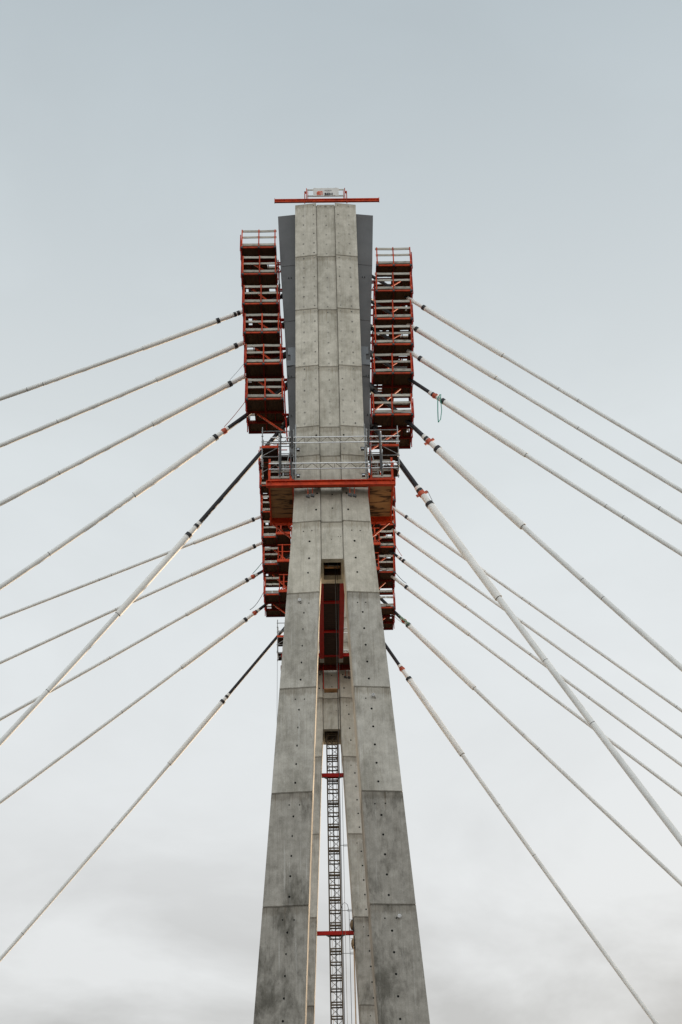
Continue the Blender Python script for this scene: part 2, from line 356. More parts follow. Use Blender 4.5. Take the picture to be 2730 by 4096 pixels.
def platform(p, side, i):
    z, a, b = LV[side][i]; s = -1 if side == 'left' else 1
    w = a-b; split = p == 'far'
    root = thing('work_platform', p, s*b, 0, z, f'orange work platform, {ORD[i]} in the {side} stack on the {p} pylon',
                 'work platform', f'cable work platforms on the {p} pylon')
    X = lambda f: s*(a-b)*(1-f)          # local x, origin at inner front corner; f=0 outer .. 1 inner
    rd = random.Random(i*7+(s > 0)*3+(p == 'far'))
    holes = HO[side][i]
    # deck boards laid front to back
    m = MB(); n = 9
    for st in range(3):
        y0, y1 = YD[st]+.01, YD[st+1]-.01
        cuts = sorted({0., 1.} | {k/n for k in range(1, n)} | {h[0] for h in holes} | {h[1] for h in holes})
        for f0, f1 in zip(cuts, cuts[1:]):
            if f1-f0 < .0005: continue
            fm = (f0+f1)/2; spans = [(y0, y1)]
            for h0, h1, ya, yb in holes:
                if h0-.001 <= fm <= h1+.001:
                    ns = []
                    for u, v in spans:
                        if yb <= u or ya >= v: ns.append((u, v)); continue
                        if ya > u: ns.append((u, ya))
                        if yb < v: ns.append((yb, v))
                    spans = ns
            for u, v in spans:
                if v-u < .03: continue
                yo = -.35 if split and fm > .5 and u < .1 else 0
                m.box(X(f0), X(f1), u+yo, v, -.05+rd.uniform(0, .012), -.0)
    m.build('deck', 'deck_wood', root)
    m = MB()
    zb = -.055
    f1 = .52 if split else 1
    MB().box(X(0), X(f1), .005, .075, zb-.085, zb+.0).build('edge_beam', 'red_paint', root)
    for y in (YD[1], YD[2], YD[3]-.04): m.box(X(0), X(1), y-.035, y+.035, zb-.12, zb)
    for f in (.02, .5, .98): m.box(X(f)-.035, X(f)+.035, -.33 if split and f > .6 else .08, YD[3]-.08, zb-.10, zb-.004)
    for f in (.24, .75): m.box(X(f)-.02, X(f)+.02, YD[1]+.04, YD[2]-.04, zb-.06, zb-.004)
    m.build('frame', 'shaded_red', root)
    fs = (.02, .51) if split else (.02, .5, .96)
    H = 1.2
    for f in fs:
        m = MB(); m.bar((X(f), -.01, -.17), (X(f), -.03, H), .062, .06); m.box(X(f)-.06, X(f)+.06, -.045, .06, -.18, -.07, 1)
        m.build('guard_post', ['red_paint', 'dark_steel'], root)
    fe = .5 if split else rd.uniform(.985, 1.0)
    for k, (zz, hh) in enumerate(((1.08, .15), (.62, .13), (.04, .16))):
        m = MB(); mid = .5 if not split else .26
        for f0, f1 in ((rd.uniform(.02, .04), mid-.006), (mid+.006, fe+rd.uniform(-.01, .01))):
            j = rd.uniform(-.012, .012)
            vs0, vs1 = X(f0), X(f1)
            m.bar((vs0, .035, zz+hh/2+j), (vs1, .035, zz+hh/2-j), .035, hh)
        m.build('guard_board', 'board', root)
    if split:
        g_ = MB(); yy = -.35
        g_.box(X(.48), X(1.0), yy-.05, yy+.05, -.17, .02)
        g_.bar((X(.66), yy-.0, 0), (X(.66), yy, 1.2), .09, .07)
        g_.bar((X(.66), yy, .28), (X(.56), yy, .0), .05, .05); g_.bar((X(.66), yy, .28), (X(.76), yy, .0), .05, .05)
        g_.bar((X(.52), yy-.02, .62), (X(1.0), yy-.02, .62), .05, .05); g_.bar((X(.50), yy-.02, 1.15), (X(1.0), yy-.02, 1.15), .05, .05)
        g_.build('inner_guard_frame', 'red_paint', root)
        MB().box(X(.5), X(1.0), -.33, 0.0, -.05, -.001).build('deck_extension', 'deck_wood', root)
    # outer side guard
    m = MB()
    for y in (.25, .95, 1.9, 2.7): m.bar((X(0)-s*(-.06), y, -.12), (X(0)+s*.06, y, 1.1), .05, .05)
    for zz in (.1, .6, 1.05): m.bar((X(0)+s*.06, .2, zz), (X(0)+s*.06, 2.75, zz), .035, .05)
    m.build('side_guard', 'deep_red', root)
    m = MB()
    for f in (.02, .5, .98): m.bar((X(f), YD[3]-.02, -.1), (X(f), YD[3]-.02, 1.1), .05, .05)
    for zz in (.08, .62, 1.05): m.bar((X(.02), YD[3]-.06, zz), (X(.98), YD[3]-.06, zz), .03, .13, 1)
    m.build('rear_guard', ['shaded_red', 'board'], root)
    # bracing strut and inner hanger post
    nz = (LV[side][i+1][0]-z) if i < 5 else -2.0
    yB = YD[1]+.05
    m = MB().bar((X(.28), yB, zb-.14), (X(1.03), yB, max(nz, -2.3)+.55), .075, .075)
    m.build('brace', 'red_paint', root)
    m = MB().bar((X(1.03)+s*.0, YD[1], zb), (X(1.03)-s*(.09), YD[1], nz if i < 5 else -1.9), .07, .07)
    m.bar((X(1.03), YD[2], zb), (X(1.03)-s*.09, YD[2], nz if i < 5 else -1.4), .06, .06)
    m.build('hanger_post', 'deep_red', root)
    for y, zz in ((YD[1]-.1, -.35), (YD[1]+.3, -.1), (YD[2], -.12)):
        MB().tube([(X(.94), y, zz), (X(1)-s*.32, y, zz)], .045, 8).build('wall_strut', 'deep_red', root)
    if i % 2 == 0: MB().tube([(X(.98), YD[1]-.1, -.35), (X(1)-s*.25, YD[1]+.1, -.9)], .02, 6).build('wall_strut', 'red_paint', root)
for p in ('near', 'far'):
    for side in ('left', 'right'):
        for i in range(6): platform(p, side, i)

GEAR = [('near','left',1,.3,1.5,'crate'),('near','left',2,.62,.5,'crate'),('near','left',4,.3,.6,'crate'),('near','left',5,.55,1.5,'crate'),
        ('near','right',1,.72,2.3,'crate'),('near','right',3,.7,.55,'crate'),('near','right',4,.3,.5,'crate'),
        ('far','left',2,.3,.5,'crate'),('far','right',1,.3,.5,'crate')]
rg_ = random.Random(3)
for p, side, i, f, y, kind in GEAR:
    z, a, b = LV[side][i]; s = -1 if side == 'left' else 1; x = s*(a-(a-b)*f)
    if kind == 'crate':
        o = thing('tool_crate', p, x, y, z, f'dark tool crate standing on the {ORD[i]} {side} platform of the {p} pylon', 'crate', 'gear on the work platforms')
        w_, h_ = rg_.uniform(.25, .4), rg_.uniform(.3, .6)
        MB().box(-w_, w_, -.2, .2, .02, h_).box(-w_-.02, w_+.02, -.22, .22, h_-.04, h_+.0).build('box', rg_.choice(['walk_ply', 'dark_steel', 'steel_box']), o)
        MB().box(-.08, .08, -.24, -.22, h_*.5, h_*.5+.03).build('handle', 'galv', o)
    else:
        o = thing('hose', p, x, y, z, f'dark {kind} slung over the guard of the {ORD[i]} {side} platform of the {p} pylon', kind, 'gear on the work platforms')
        m = MB()
        for q in range(3):
            m.tube([(-.1*q, -y-.07, .25+.1*q), (-.14*q+.02, -y-.1, .75), (-.1*q+.06, -y-.02, 1.16), (-.1*q+.14, -y+.1, .8), (-.1*q+.2, -y+.2, .05)], .02, 6)
        m.build('coil', 'rubber', o)
o = thing('chain_hoist', 'near', -2.62, .9, 54.3, 'dark chain hoist dangling between the top left platforms and the steel flank', 'hoist')
MB().tube([(0, 0, .0), (.02, 0, 1.5)], .02, 6).build('chain', 'dark_steel', o)
MB().tube([(0, 0, 0), (.0, .0, .15), (.02, 0, .5), (.0, 0, .62)], .06, 8, rr=[.02, .07, .06, .02]).build('body', 'dark_steel', o)

# dense clutter hung in each stack: black anchor sockets of the stays are added with the cables
# ------------------------------------------------------------------ main ring platform
def ring_platform(p):
    pn = p
    root = thing('ring_platform', p, 0, -.5, 40.1, f'wide orange beam platform with plywood decks clamped round the {pn} pylon', 'work platform', 'ring platforms round the pylons')
    y0 = -.5
    def B(m, name, mats): 
        m.v = [(x, y-y0, z-40.1) for x, y, z in m.v]; return m.build(name, mats, root)
    yr = 2.62
    def ibeam(y, x0, x1, z0, z1, d=.12):
        m = MB(); m.box(x0, x1, y-d/2, y+d/2, z0, z0+.03); m.box(x0, x1, y-d/2, y+d/2, z1-.03, z1); m.box(x0, x1, y-.012, y+.012, z0+.03, z1-.03)
        m.box(x0-.01, x0+.02, y-d/2, y+d/2, z0+.03, z1-.03); m.box(x1-.02, x1+.01, y-d/2, y+d/2, z0+.03, z1-.03)
        return m
    B(ibeam(-.5, -3.12, 3.1, 40.12, 40.42, .2), 'front_beam', 'red_beam' if p == 'near' else 'shaded_red')  # far beam takes the darkened red, its shade painted in
    B(MB().box(-1.78, 1.78, -.39, -.01, 40.36, 40.40), 'shade_board', 'deck_wood')  # board added to cast shade on the concrete below the beam
    for x in [-2.9+.725*i for i in range(9)]: B(MB().box(x-.008, x+.008, -.6, -.515, 40.155, 40.385), 'web_stiffener', 'red_beam')
    B(ibeam(yr, -3.05, 3.05, 40.05, 40.42, .2), 'rear_beam', 'red_beam')
    for s in (-1, 1):
        B(MB().box(s*1.86, s*2.96, -.38, yr-.12, 40.36, 40.41), 'deck', 'platform_ply')
        m = MB(); 
        for x in (1.84, 2.98): m.box(s*x-.035, s*x+.035, -.38, yr-.12, 40.2, 40.40)
        B(m, 'side_beam', 'red_beam')
        B(MB().box(s*1.80, s*3.05, -.43, -.37, 40.43, 40.62), 'edge_channel', 'red_beam')
        for x in (1.95, 2.97):
            B(MB().bar((s*x, -.5, 40.42), (s*x, -.52, 41.75), .10, .06), 'guard_post', 'red_paint')
        for zz, hh in ((41.52, .16), (41.0, .12), (40.64, .13)):
            B(MB().box(s*1.97, s*2.98, -.46, -.43, zz, zz+hh), 'guard_board', 'board')
        m = MB().bar((s*2.9, yr, 40.05), (s*1.95, yr-.1, 39.1), .07, .07).bar((s*2.2, yr, 40.05), (s*1.9, yr-.1, 39.4), .06, .06)
        B(m, 'knee_brace', 'red_paint')
        # side guard on the outer edge
        m = MB()
        for y in (.0, 1.2, 2.4): m.bar((s*3.02, y, 40.4), (s*3.04, y, 41.5), .05, .05)
        for zz in (40.95, 41.45): m.bar((s*3.03, -.4, zz), (s*3.03, 2.5, zz), .03, .12)
        B(m, 'side_guard', 'red_paint')
    if p == 'far':
        B(ibeam(-1.85, -3.05, 3.05, 40.30, 40.5, .14), 'front_beam', 'deep_red')
        B(MB().box(-2.95, 2.95, -1.78, -.62, 40.40, 40.45), 'deck', 'deck_wood')
        for x in (-2.0, 2.0): B(MB().box(x-.04, x+.04, -1.78, -.62, 40.28, 40.395), 'side_beam', 'red_beam')
    return root
ring_platform('near'); ring_platform('far')

# lifting shackles dangling under the beam on thin red straps
for p in ('near', 'far'):
    for s in (-1, 1):
        for k, x in enumerate((.78, 1.0)):
            if s < 0: x += .0
            zz = 40.1
            d = .44 + (.04 if k else 0)
            o = thing('lifting_shackle', p, s*(x+.12), -.4, zz-d, f'{"inner" if k == 0 else "outer"} dark shackle of the {"left" if s<0 else "right"} pair under the {p} pylon beam', 'shackle', 'shackles under the orange beams')
            MB().tube([(0, 0, .08), (0, .0, d+.03)], .016, 6).build('strap', 'red_paint', o)
            m = MB().box(-.07, .07, -.05, .05, -.08, .06); m.box(-.10, -.05, -.04, .04, -.06, .02); m.box(.02, .085, -.055, .045, -.11, -.05); m.tube([(-.09,0,-.03),(.1,0,-.03)], .025, 8)
            m.build('hook_block', 'dark_steel', o)

# ------------------------------------------------------------------ lattice girders, scaffold bays, ladders, lamps
def girder(p, z, x0, x1, lab):
    o = thing('lattice_girder', p, 0, -.55, z, lab, 'lattice girder', 'silver lattice girders across the pylons')
    MB().tube([(x0, 0, .34), (x1, 0, .34)], .031, 12).build('top_chord', 'alu', o)
    MB().tube([(x0, 0, 0), (x1, 0, 0)], .031, 12).build('bottom_chord', 'alu', o)
    m = MB(); x = x0+.25; k = 0; st = .33
    while x+st < x1:
        if k % 5 == 4: m.tube([(x, 0, .33), (x, 0, .01)], .017, 8); x += .06
        else:
            up = k % 2
            m.tube([(x, 0, .01 if up else .33), (x+st, 0, .33 if up else .01)], .016, 8); x += st+.03
        k += 1
    m.build('lacing', 'lacing', o)
for p in ('near', 'far'):
    girder(p, 42.72, -2.95, 3.42, f'silver lattice girder lying across the {p} pylon, the upper of its two')
    girder(p, 41.12, -3.0, 3.25, f'silver lattice girder across the {p} pylon, the lower one just above the orange beam')
    for s in (-1, 1):
        sd = 'left' if s < 0 else 'right'
        o = thing('scaffold_tower', p, s*1.8, -.45, 40.45, f'grey tube scaffold on the {sd} of the {p} pylon above the orange beam', 'scaffold', 'tube scaffolds beside the pylons')
        m = MB()
        # standards: x offsets outward
        cols = [(.0, 3.3), (.72, 3.05), (1.55, 3.45)]
        for xo_, h in cols:
            for y in (.15, 1.15):
                m.tube([(s*xo_, y, .0 if xo_ < 1 else 1.0), (s*xo_, y, h)], .027, 8)
                for zc in (.6, 1.1, 1.62, 2.25, 2.9):
                    if zc < h and (xo_ < 1 or zc > 1): m.tube([(s*xo_, y, zc-.02), (s*xo_, y, zc+.02)], .05, 8)
        m.build('standard', 'galv', o)
        m = MB()
        for zz in (1.62, 2.25, 2.55, 3.2):
            for y in (.15, 1.15): m.tube([(0, y, zz), (s*1.6, y, zz)], .024, 8)
        for zz in (1.2, 2.2): m.tube([(s*.72, .13, zz+.0), (s*1.55, .13, zz-.55)], .02, 8)
        m.tube([(s*.12, .12, 2.2), (s*.55, .12, .15)], .027, 8)
        for xo_ in (0, .72, 1.55): m.tube([(s*xo_, .15, 2.25), (s*xo_, 1.15, 2.25)], .024, 8); m.tube([(s*xo_, .15, 1.2), (s*xo_, 1.15, 1.2)], .02, 8)
        m.build('ledger', 'galv', o)
        m = MB().box(s*.78, s*1.52, .12, 1.2, 2.08, 2.13); m.box(s*.05, s*.7, .7, 1.2, 2.08, 2.13)
        m.box(s*.78, s*1.52, 1.16, 1.2, 2.13, 2.28); m.box(s*.78, s*1.5, .2, 1.1, 1.0, 1.05)
        m.build('deck', 'walk_ply', o)
        MB().box(s*.76, s*1.58, .10, .13, 2.14, 2.28).build('toe_board', 'red_paint', o)
        m = MB().box(s*.16, s*.66, 1.22, 1.26, .5, 1.95); m.build('back_panel', 'deck_wood' if s > 0 else 'walk_ply', o)
        if s < 0:
            m = MB().box(-.62, -.14, 1.17, 1.2, 1.52, 2.0)
            for q in (1.82, 1.68, 1.6): m.box(-.56, -.2, 1.16, 1.168, q, q+.035, 1)
            m.build('notice_sheet', ['sign_paper', 'ink_grey'], o)
        # dark hangers in front of the girders
        m = MB()
        for xx, za, zb_ in ((.08, 1.9, 3.0), (.62, .55, 2.9), (.12, .2, 1.6), (.66, .15, 1.5)): m.tube([(s*xx, -.18, za), (s*(xx+.02), -.18, zb_)], .035, 8)
        for xx, zz in ((.08, 2.6), (.62, 2.6), (.12, .98), (.66, .98), (.08,2.27),(.66,.68)): m.box(s*xx-.05, s*xx+.05, -.2, -.12, zz-.05, zz+.06)
        m.build('hanger', 'dark_steel', o)
        m = MB().tube([(-s*.1, -.1, .3), (-s*.1, -.1, 3.4)], .032, 8); m.build('guide_tube', 'galv', o)
        # ladder
        l = thing('ladder', p, s*2.0, .25, 40.6, f'pale ladder inside the grey scaffold on the {sd} of the {p} pylon', 'ladder', 'ladders inside the scaffolds')
        for xx in (0, .34): MB().bar((s*xx, 0, 0), (s*xx, .45, 1.95), .03, .05).build('rail', 'alu', l)
        for k in range(7):
            f = (k+.5)/7; MB().tube([(0, .45*f, 1.95*f), (s*.34, .45*f, 1.95*f)], .014, 6).build('rung', 'alu', l)
        for k, zz in enumerate((42.35, 40.75)):
            f = thing('floodlight', p, s*1.58, -.5, zz, f'small black floodlight, {sd} edge of the {p} pylon under the {"upper" if k == 0 else "lower"} girder', 'floodlight', 'floodlights at the edges of the pylons')
            m = MB().box(-.08, .08, -.05, .08, -.07, .04); m.box(-.10, .10, -.06, .0, .03, .06); m.build('housing', 'dark_steel', f)
            MB().box(-.06, .06, -.064, -.052, -.055, .015).build('lens', 'glass_lamp', f)
            MB().bar((s*.1, .02, .05), (s*.17, .06, .85), .03, .03).build('arm', 'dark_steel', f)

# ------------------------------------------------------------------ frame and banner on top of the near pylon
o = thing('top_frame', 'near', 0, .3, 60.6, 'red perforated beam with a small railing across the very top of the near pylon', 'work platform')
m = MB(); x0, x1 = -2.87, 3.05
for z0, z1 in ((0, .05), (.17, .22)): m.box(x0, x1, -.06, .06, z0, z1)
n = 74
for k in range(n):
    xa = x0 + (x1-x0)*k/n; m.box(xa, xa+(x1-x0)/n*.62, -.012, .012, .05, .17)
m.build('perforated_beam', 'red_paint', o)
MB().box(x0-.02, x0+.01, -.07, .07, -.02, .27).box(x1-.01, x1+.02, -.07, .07, -.02, .27).build('end_plate', 'red_paint', o)
for xx, s in ((-1.06, -1), (1.12, 1)):
    MB().bar((xx, 0, .0), (xx, 0, 1.12), .045, .045).bar((xx-s*.07, .1, .1), (xx-s*.07, .1, 1.0), .035, .035).build('guard_post', 'red_paint', o)
    MB().box(xx+s*.08, xx+s*.13, -.04, .04, -.1, .85).box(xx+s*.02, xx+s*.13, -.04, .04, .72, .85).box(xx, xx+s*.13, -.04, .04, .0, .06).build('bracket', 'red_paint', o)
for zz in (.98, .48): MB().bar((-1.03, -.01, zz), (1.09, -.01, zz), .03, .085).build('guard_rail', 'board', o)
bn = thing('banner', 'near', 0, .24, 61.0, 'white banner with orange logo on the railing atop the near pylon', 'banner')
m = MB(); bx0, bx1, bz0, bz1 = -.68, .77, .02, .66; nx, nz = 24, 4
vs = []; 
for j in range(nz+1):
    for i in range(nx+1):
        vs.append((bx0+(bx1-bx0)*i/nx, -.02+.012*math.sin(i*.9+j)+.008*math.sin(i*2.1), bz0+(bz1-bz0)*j/nz+.008*math.sin(i*.7)))
m.add(vs, [(j*(nx+1)+i, j*(nx+1)+i+1, (j+1)*(nx+1)+i+1, (j+1)*(nx+1)+i) for j in range(nz) for i in range(nx)], 0, True)
m.build('cloth', 'banner_cloth', bn)
def text(s, size, x, z, mat, parent, name, bold=0.0, sx=1.0):
    c = bpy.data.curves.new(name, 'FONT'); c.body = s; c.size = size; c.extrude = .002; c.offset = bold
    ob = bpy.data.objects.new(name, c); COL.objects.link(ob)
    dg = bpy.context.evaluated_depsgraph_get(); me = bpy.data.meshes.new_from_object(ob.evaluated_get(dg))
    bpy.data.objects.remove(ob, do_unlink=True)
    me.materials.clear(); me.materials.append(M[mat])
    o2 = bpy.data.objects.new(name, me); COL.objects.link(o2); o2.parent = parent
    o2.location = (x, -.052, z); o2.rotation_euler.x = R(90); o2.scale = (sx, 1, 1)
text('SEH', .24, -.04, .06, 'ink', bn, 'lettering', .008, 1.18)
text('EIFFAGE', .105, -.04, .40, 'ink_grey', bn, 'lettering', .001, 1.1)
m = MB()
for k, zz in enumerate((.07, .14, .21, .28)): m.box(-.48, -.24+.0*k, -.05, -.046, zz, zz+.04)
m.box(-.48+.05, -.16, -.05, -.046, .34, .375); m.box(-.2, -.16, -.05, -.046, .07, .345)
m.build('logo', 'ink_orange', bn)

# ------------------------------------------------------------------ stay cables
CAB = {
'AL1':((0.00176,0.44845,55.7327),[('start',-5.18),('ring',-5.37),('ring2',-6.44),('step',-10.46),('seam',-15.70),('seam',-16.52),('end',-17.92)]),
'AL2':((0.00085,0.50746,53.7503),[('start',-5.06),('ring',-5.43),('step',-9.59),('seam',-14.67),('end',-17.54)]),
'AL3':((-0.00010,0.60949,51.8553),[('start',-4.88),('ring',-5.68),('step',-9.63),('seam',-14.27),('end',-17.10)]),
'AL4':((0.00242,0.88387,50.3773),[('start',-4.47),('cap',-5.72),('clamp',-5.90),('ring',-6.34),('step',-10.32),('seam',-14.30),('end',-16.52)]),
'AL5':((0.00443,1.42981,49.3509),[('start',-4.01),('cap',-6.97),('ring',-7.48),('step',-10.66),('seam',-13.62),('end',-15.54)]),
'AR1':((0.00105,-1.05181,57.4366),[('start',4.14),('ring',4.72),('step',8.57),('seam',11.14),('seam',12.01),('end',16.39)]),
'AR2':((0.00085,-1.04532,55.4569),[('start',4.05),('ring',4.26),('step',8.10),('seam',11.82),('end',16.13)]),
'AR3':((0.00120,-1.05660,53.5230),[('start',3.97),('ring',4.35),('step',8.19),('seam',11.74),('seam',14.97),('end',15.86)]),
'AR4':((0.00200,-1.07681,51.6380),[('start',3.84),('cap',4.71),('clamp',4.96),('ring',5.35),('step',9.15),('seam',12.56),('seam',13.27),('end',15.60)]),
'AR5':((0.00266,-1.42097,49.8168),[('start',3.63),('cap',4.24),('clamp',4.51),('ring',4.89),('step',8.61),('seam',11.01),('seam',11.80),('end',14.70)]),
'AR6':((0.00542,-2.05142,48.3969),[('start',2.67),('cap',3.78),('clamp',3.98),('ring',4.32),('step',7.16),('seam',8.93),('seam',10.60),('end',13.51)]),
'BL1':((0.00010,0.41157,58.0180),[('start',-5.43),('ring',-6.06),('step',-10.10),('seam',-15.60),('seam',-16.40),('end',-22.86)]),
'BL2':((-0.00044,0.47577,56.1631),[('start',-5.37),('ring',-5.95),('step',-10.13),('seam',-15.11),('end',-22.46)]),
'BL3':((0.00047,0.62235,54.6043),[('start',-5.28),('cap',-5.73),('clamp',-6.01),('ring',-6.41),('step',-10.37),('seam',-15.24),('end',-21.98)]),
'BL4':((0.00041,0.82291,52.8554),[('start',-4.82),('cap',-5.57),('clamp',-5.85),('ring',-6.44),('step',-10.49),('seam',-14.17),('end',-21.31)]),
'BL5':((0.00193,1.33128,51.9041),[('start',-4.36),('cap',-7.39),('ring',-7.79),('step',-10.96),('seam',-14.21),('seam',-19.01),('end',-20.16)]),
'BR1':((-0.00041,-1.02085,59.2355),[('start',3.56),('ring',4.44),('step',9.30),('seam',11.53),('seam',11.96),('seam',19.88),('end',20.17)]),
'BR2':((-0.00041,-1.02557,57.3616),[('start',3.68),('ring',3.87),('step',7.71),('seam',11.34),('seam',16.84),('end',19.91)]),
'BR3':((0.00040,-1.05240,55.4905),[('start',3.40),('cap',3.74),('ring',4.09),('step',7.90),('seam',11.65),('seam',14.86),('end',19.63)]),
'BR4':((0.00028,-1.05818,53.5564),[('start',3.50),('ring',4.18),('step',7.97),('seam',11.28),('seam',11.93),('end',19.36)]),
'BR5':((0.00125,-1.30576,51.6810),[('start',3.41),('cap',3.73),('clamp',3.91),('ring',4.17),('step',8.01),('seam',10.72),('seam',11.50),('end',18.55)]),
'BR6':((0.00375,-1.89332,49.9181),[('start',2.61),('cap',3.47),('clamp',3.62),('ring',4.02),('step',6.97),('seam',8.86),('seam',10.62),('end',16.06)])}
# diameters: (thin, thick)
DIA = {'AL1':(.235,.285),'AL2':(.235,.29),'AL3':(.24,.30),'AL4':(.245,.32),'AL5':(.245,.32),
       'AR1':(.19,.26),'AR2':(.20,.265),'AR3':(.205,.27),'AR4':(.21,.275),'AR5':(.245,.36),'AR6':(.285,.375),
       'BL1':(.205,.285),'BL2':(.205,.285),'BL3':(.21,.285),'BL4':(.215,.30),'BL5':(.225,.32),
       'BR1':(.19,.245),'BR2':(.19,.245),'BR3':(.195,.25),'BR4':(.20,.265),'BR5':(.23,.33),'BR6':(.24,.35)}
WORDS = {'L': ['topmost', 'second from the top', 'middle one', 'second from the bottom', 'steepest and lowest'],
         'R': ['topmost', 'second from the top', 'third from the top', 'third from the bottom', 'second from the bottom', 'steepest and lowest']}
def make_cable(n):
    (q2, q1, q0), tg = CAB[n]
    near = n[0] == 'A'; left = n[1] == 'L'; idx = int(n[2])-1; s = -1 if left else 1
    Y0, xc = (57.3, -.455) if near else (80.3, -.885); k = -.05 if left else -.15
    P = lambda x: Vector((x, Y0+k*(x-xc), q2*x*x+q1*x+q0))
    thin, thick = DIA[n]; thin /= 2; thick /= 2
    xa = xc + s*2.0
    d = {}
    seams = []
    for t_, x in tg:
        if t_ == 'seam': seams.append(x)
        else: d[t_] = x
        o = bpy.data.objects.new('stay_cable', None); COL.objects.link(o); o.location = P(xa)
    tag(o, f'white stay cable, {WORDS[n[1]][idx]} running {"left" if left else "right"} from the {"near" if near else "far"} pylon',
        'stay cable', f'stay cables of the {"near" if near else "far"} pylon')
    og = o.location.copy()
    def run(x0, x1, r, name, mat, nn=24, seg=None):
        seg = seg or max(1, int(abs(x1-x0)/1.5))
        pts = [P(x0+(x1-x0)*i/seg)-og for i in range(seg+1)]
        return MB().tube(pts, r, nn).build(name, mat, o)
    sl = math.hypot(1, 2*q2*d['ring']+q1, k)          # metres of cable per metre of x
    dx = lambda L: s*L/sl
    ring, step = d['ring'], d['step']
    bare = d.get('cap', None)
    up = thin*1.04 if not bare else thin*.98
    if bare:
        run(xa, bare, up*.92, 'strand_bundle', 'strand', 20)
        run(bare-dx(.02), bare+dx(.16), up*1.12, 'end_cap', 'white_sleeve')
        run(bare+dx(.16), bare+dx(.30), up*1.22, 'black_ring', 'rubber')
        run(bare+dx(.30), ring, up*1.08, 'neck_tube', 'white_sleeve')
    else:
        st = d['start']
        run(xa, st+s*(-.25), up*.9, 'strand_bundle', 'strand', 20)
        run(st-s*.25, ring, up*1.0, 'neck_tube', 'white_sleeve')
    if 'ring2' in d:
        run(ring-dx(.12), ring+dx(.04), up*1.1, 'black_ring', 'rubber'); run(ring+dx(.1), ring+dx(.24), up*1.1, 'black_ring', 'rubber')
        run(ring, d['ring2'], up*1.0, 'neck_tube', 'white_sleeve'); ring = d['ring2']
    run(ring-dx(.09), ring+dx(.09), thick*1.10, 'black_ring', 'rubber')
    # telescopic sleeve, hollow at its lower end
    seg = 5; pts = [P(ring+dx(.05)+(step-ring-dx(.05))*i/seg)-og for i in range(seg+1)]
    m = MB().tube(pts, thick, 28, cap=False); m.tube([pts[-1], pts[-1]-(pts[-1]-pts[-2]).normalized()*.5], thick*.93, 28, 1, cap=False)
    e0 = pts[-1]; dd = (pts[-1]-pts[-2]).normalized(); u = dd.cross(Vector((0,1,0))).normalized(); w = dd.cross(u)
    a_ = [e0+(u*math.cos(t_)+w*math.sin(t_))*thick for t_ in [2*math.pi*i/28 for i in range(28)]]
    b_ = [e0+(u*math.cos(t_)+w*math.sin(t_))*thick*.93 for t_ in [2*math.pi*i/28 for i in range(28)]]
    m.add(a_+b_, [(i, (i+1) % 28, 28+(i+1) % 28, 28+i) for i in range(28)], 0)
    m.add([pts[0]+(u*math.cos(t_)+w*math.sin(t_))*thick for t_ in [2*math.pi*i/28 for i in range(28)]], [tuple(range(28))], 0)
    m.build('sleeve', ['white_sleeve', 'rubber'], o)
    # long sheath down to its deck anchor, beyond the picture
    zt = 1.0
    a, b2, c2 = q2, q1, q0-zt
    xe = d['end']
    while P(xe).z > zt and abs(xe) < 160:
        xe += s*1.0
        if left and (2*q2*xe+q1) < .2: break
        if (not left) and (2*q2*xe+q1) > -.3: break
    run(step-s*.4, xe, thin, 'sheath', 'white_sheath', 28, max(8, int(abs(xe-step)/1.2)))
    for x in seams: run(x-dx(.012), x+dx(.012), thin*1.015, 'sheath_joint', 'dark_steel')
    if 'clamp' in d:
        c = d['clamp']; run(c-dx(.12), c+dx(.12), up*1.25, 'clamp_collar', 'clamp_red', 14)
        m = MB(); pc = P(c)-og; ax = (P(c+dx(.1))-P(c)).normalized(); sd = ax.cross(Vector((0,1,0))).normalized()
        for q in (-1, 1):
            m.bar(pc+sd*q*up*1.1-ax*0, pc+sd*q*(up+.17 if n in ('AR5','AR6') else up+.06), .14, .05, 0, up=(0,1,0))
        m.build('clamp_lug', 'clamp_red', o)
    # anchor socket where the cable enters the steel box
    run(xa-s*.15, xa+dx(.55), thick*1.15, 'anchor_socket', 'dark_steel')
    return P, d
PC = {n: make_cable(n) for n in CAB}

def rope(name, pts, r, mat, label, cat):
    o_ = Vector(pts[0]); e = MB().tube([Vector(q) for q in pts], r, 6).build(name, mat, None, o_)
    tag(e, label, cat); return e
def sagged(a, b, sag, n=8):
    a = Vector(a); b = Vector(b); return [a.lerp(b, i/n)-Vector((0,0,sag*4*(i/n)*(1-i/n))) for i in range(n+1)]
# green lifting sling hanging from the collar of the third cable from the bottom, right side
P, d = PC['AR4']; c = P(d['clamp']+.16)
gs = MB()
L = 1.65
for q, w_ in ((-.05, .05), (.09, .04)):
    pts = [c+Vector((q*.3+.1, -.16, .12)), c+Vector((q, -.17, -.15)), c+Vector((q*1.4-.02, -.12, -.9)), c+Vector((-.06+q*.9, -.1, -L+.2)), c+Vector((-.1, -.1, -L))]
    for a, b in zip(pts, pts[1:]): gs.bar(a, b, w_, .012, 0, up=(0, 1, 0))
e = gs.build('sling', 'green_strap', None, c); tag(e, 'green lifting sling dangling in a loop from a white cable right of the near pylon', 'sling')
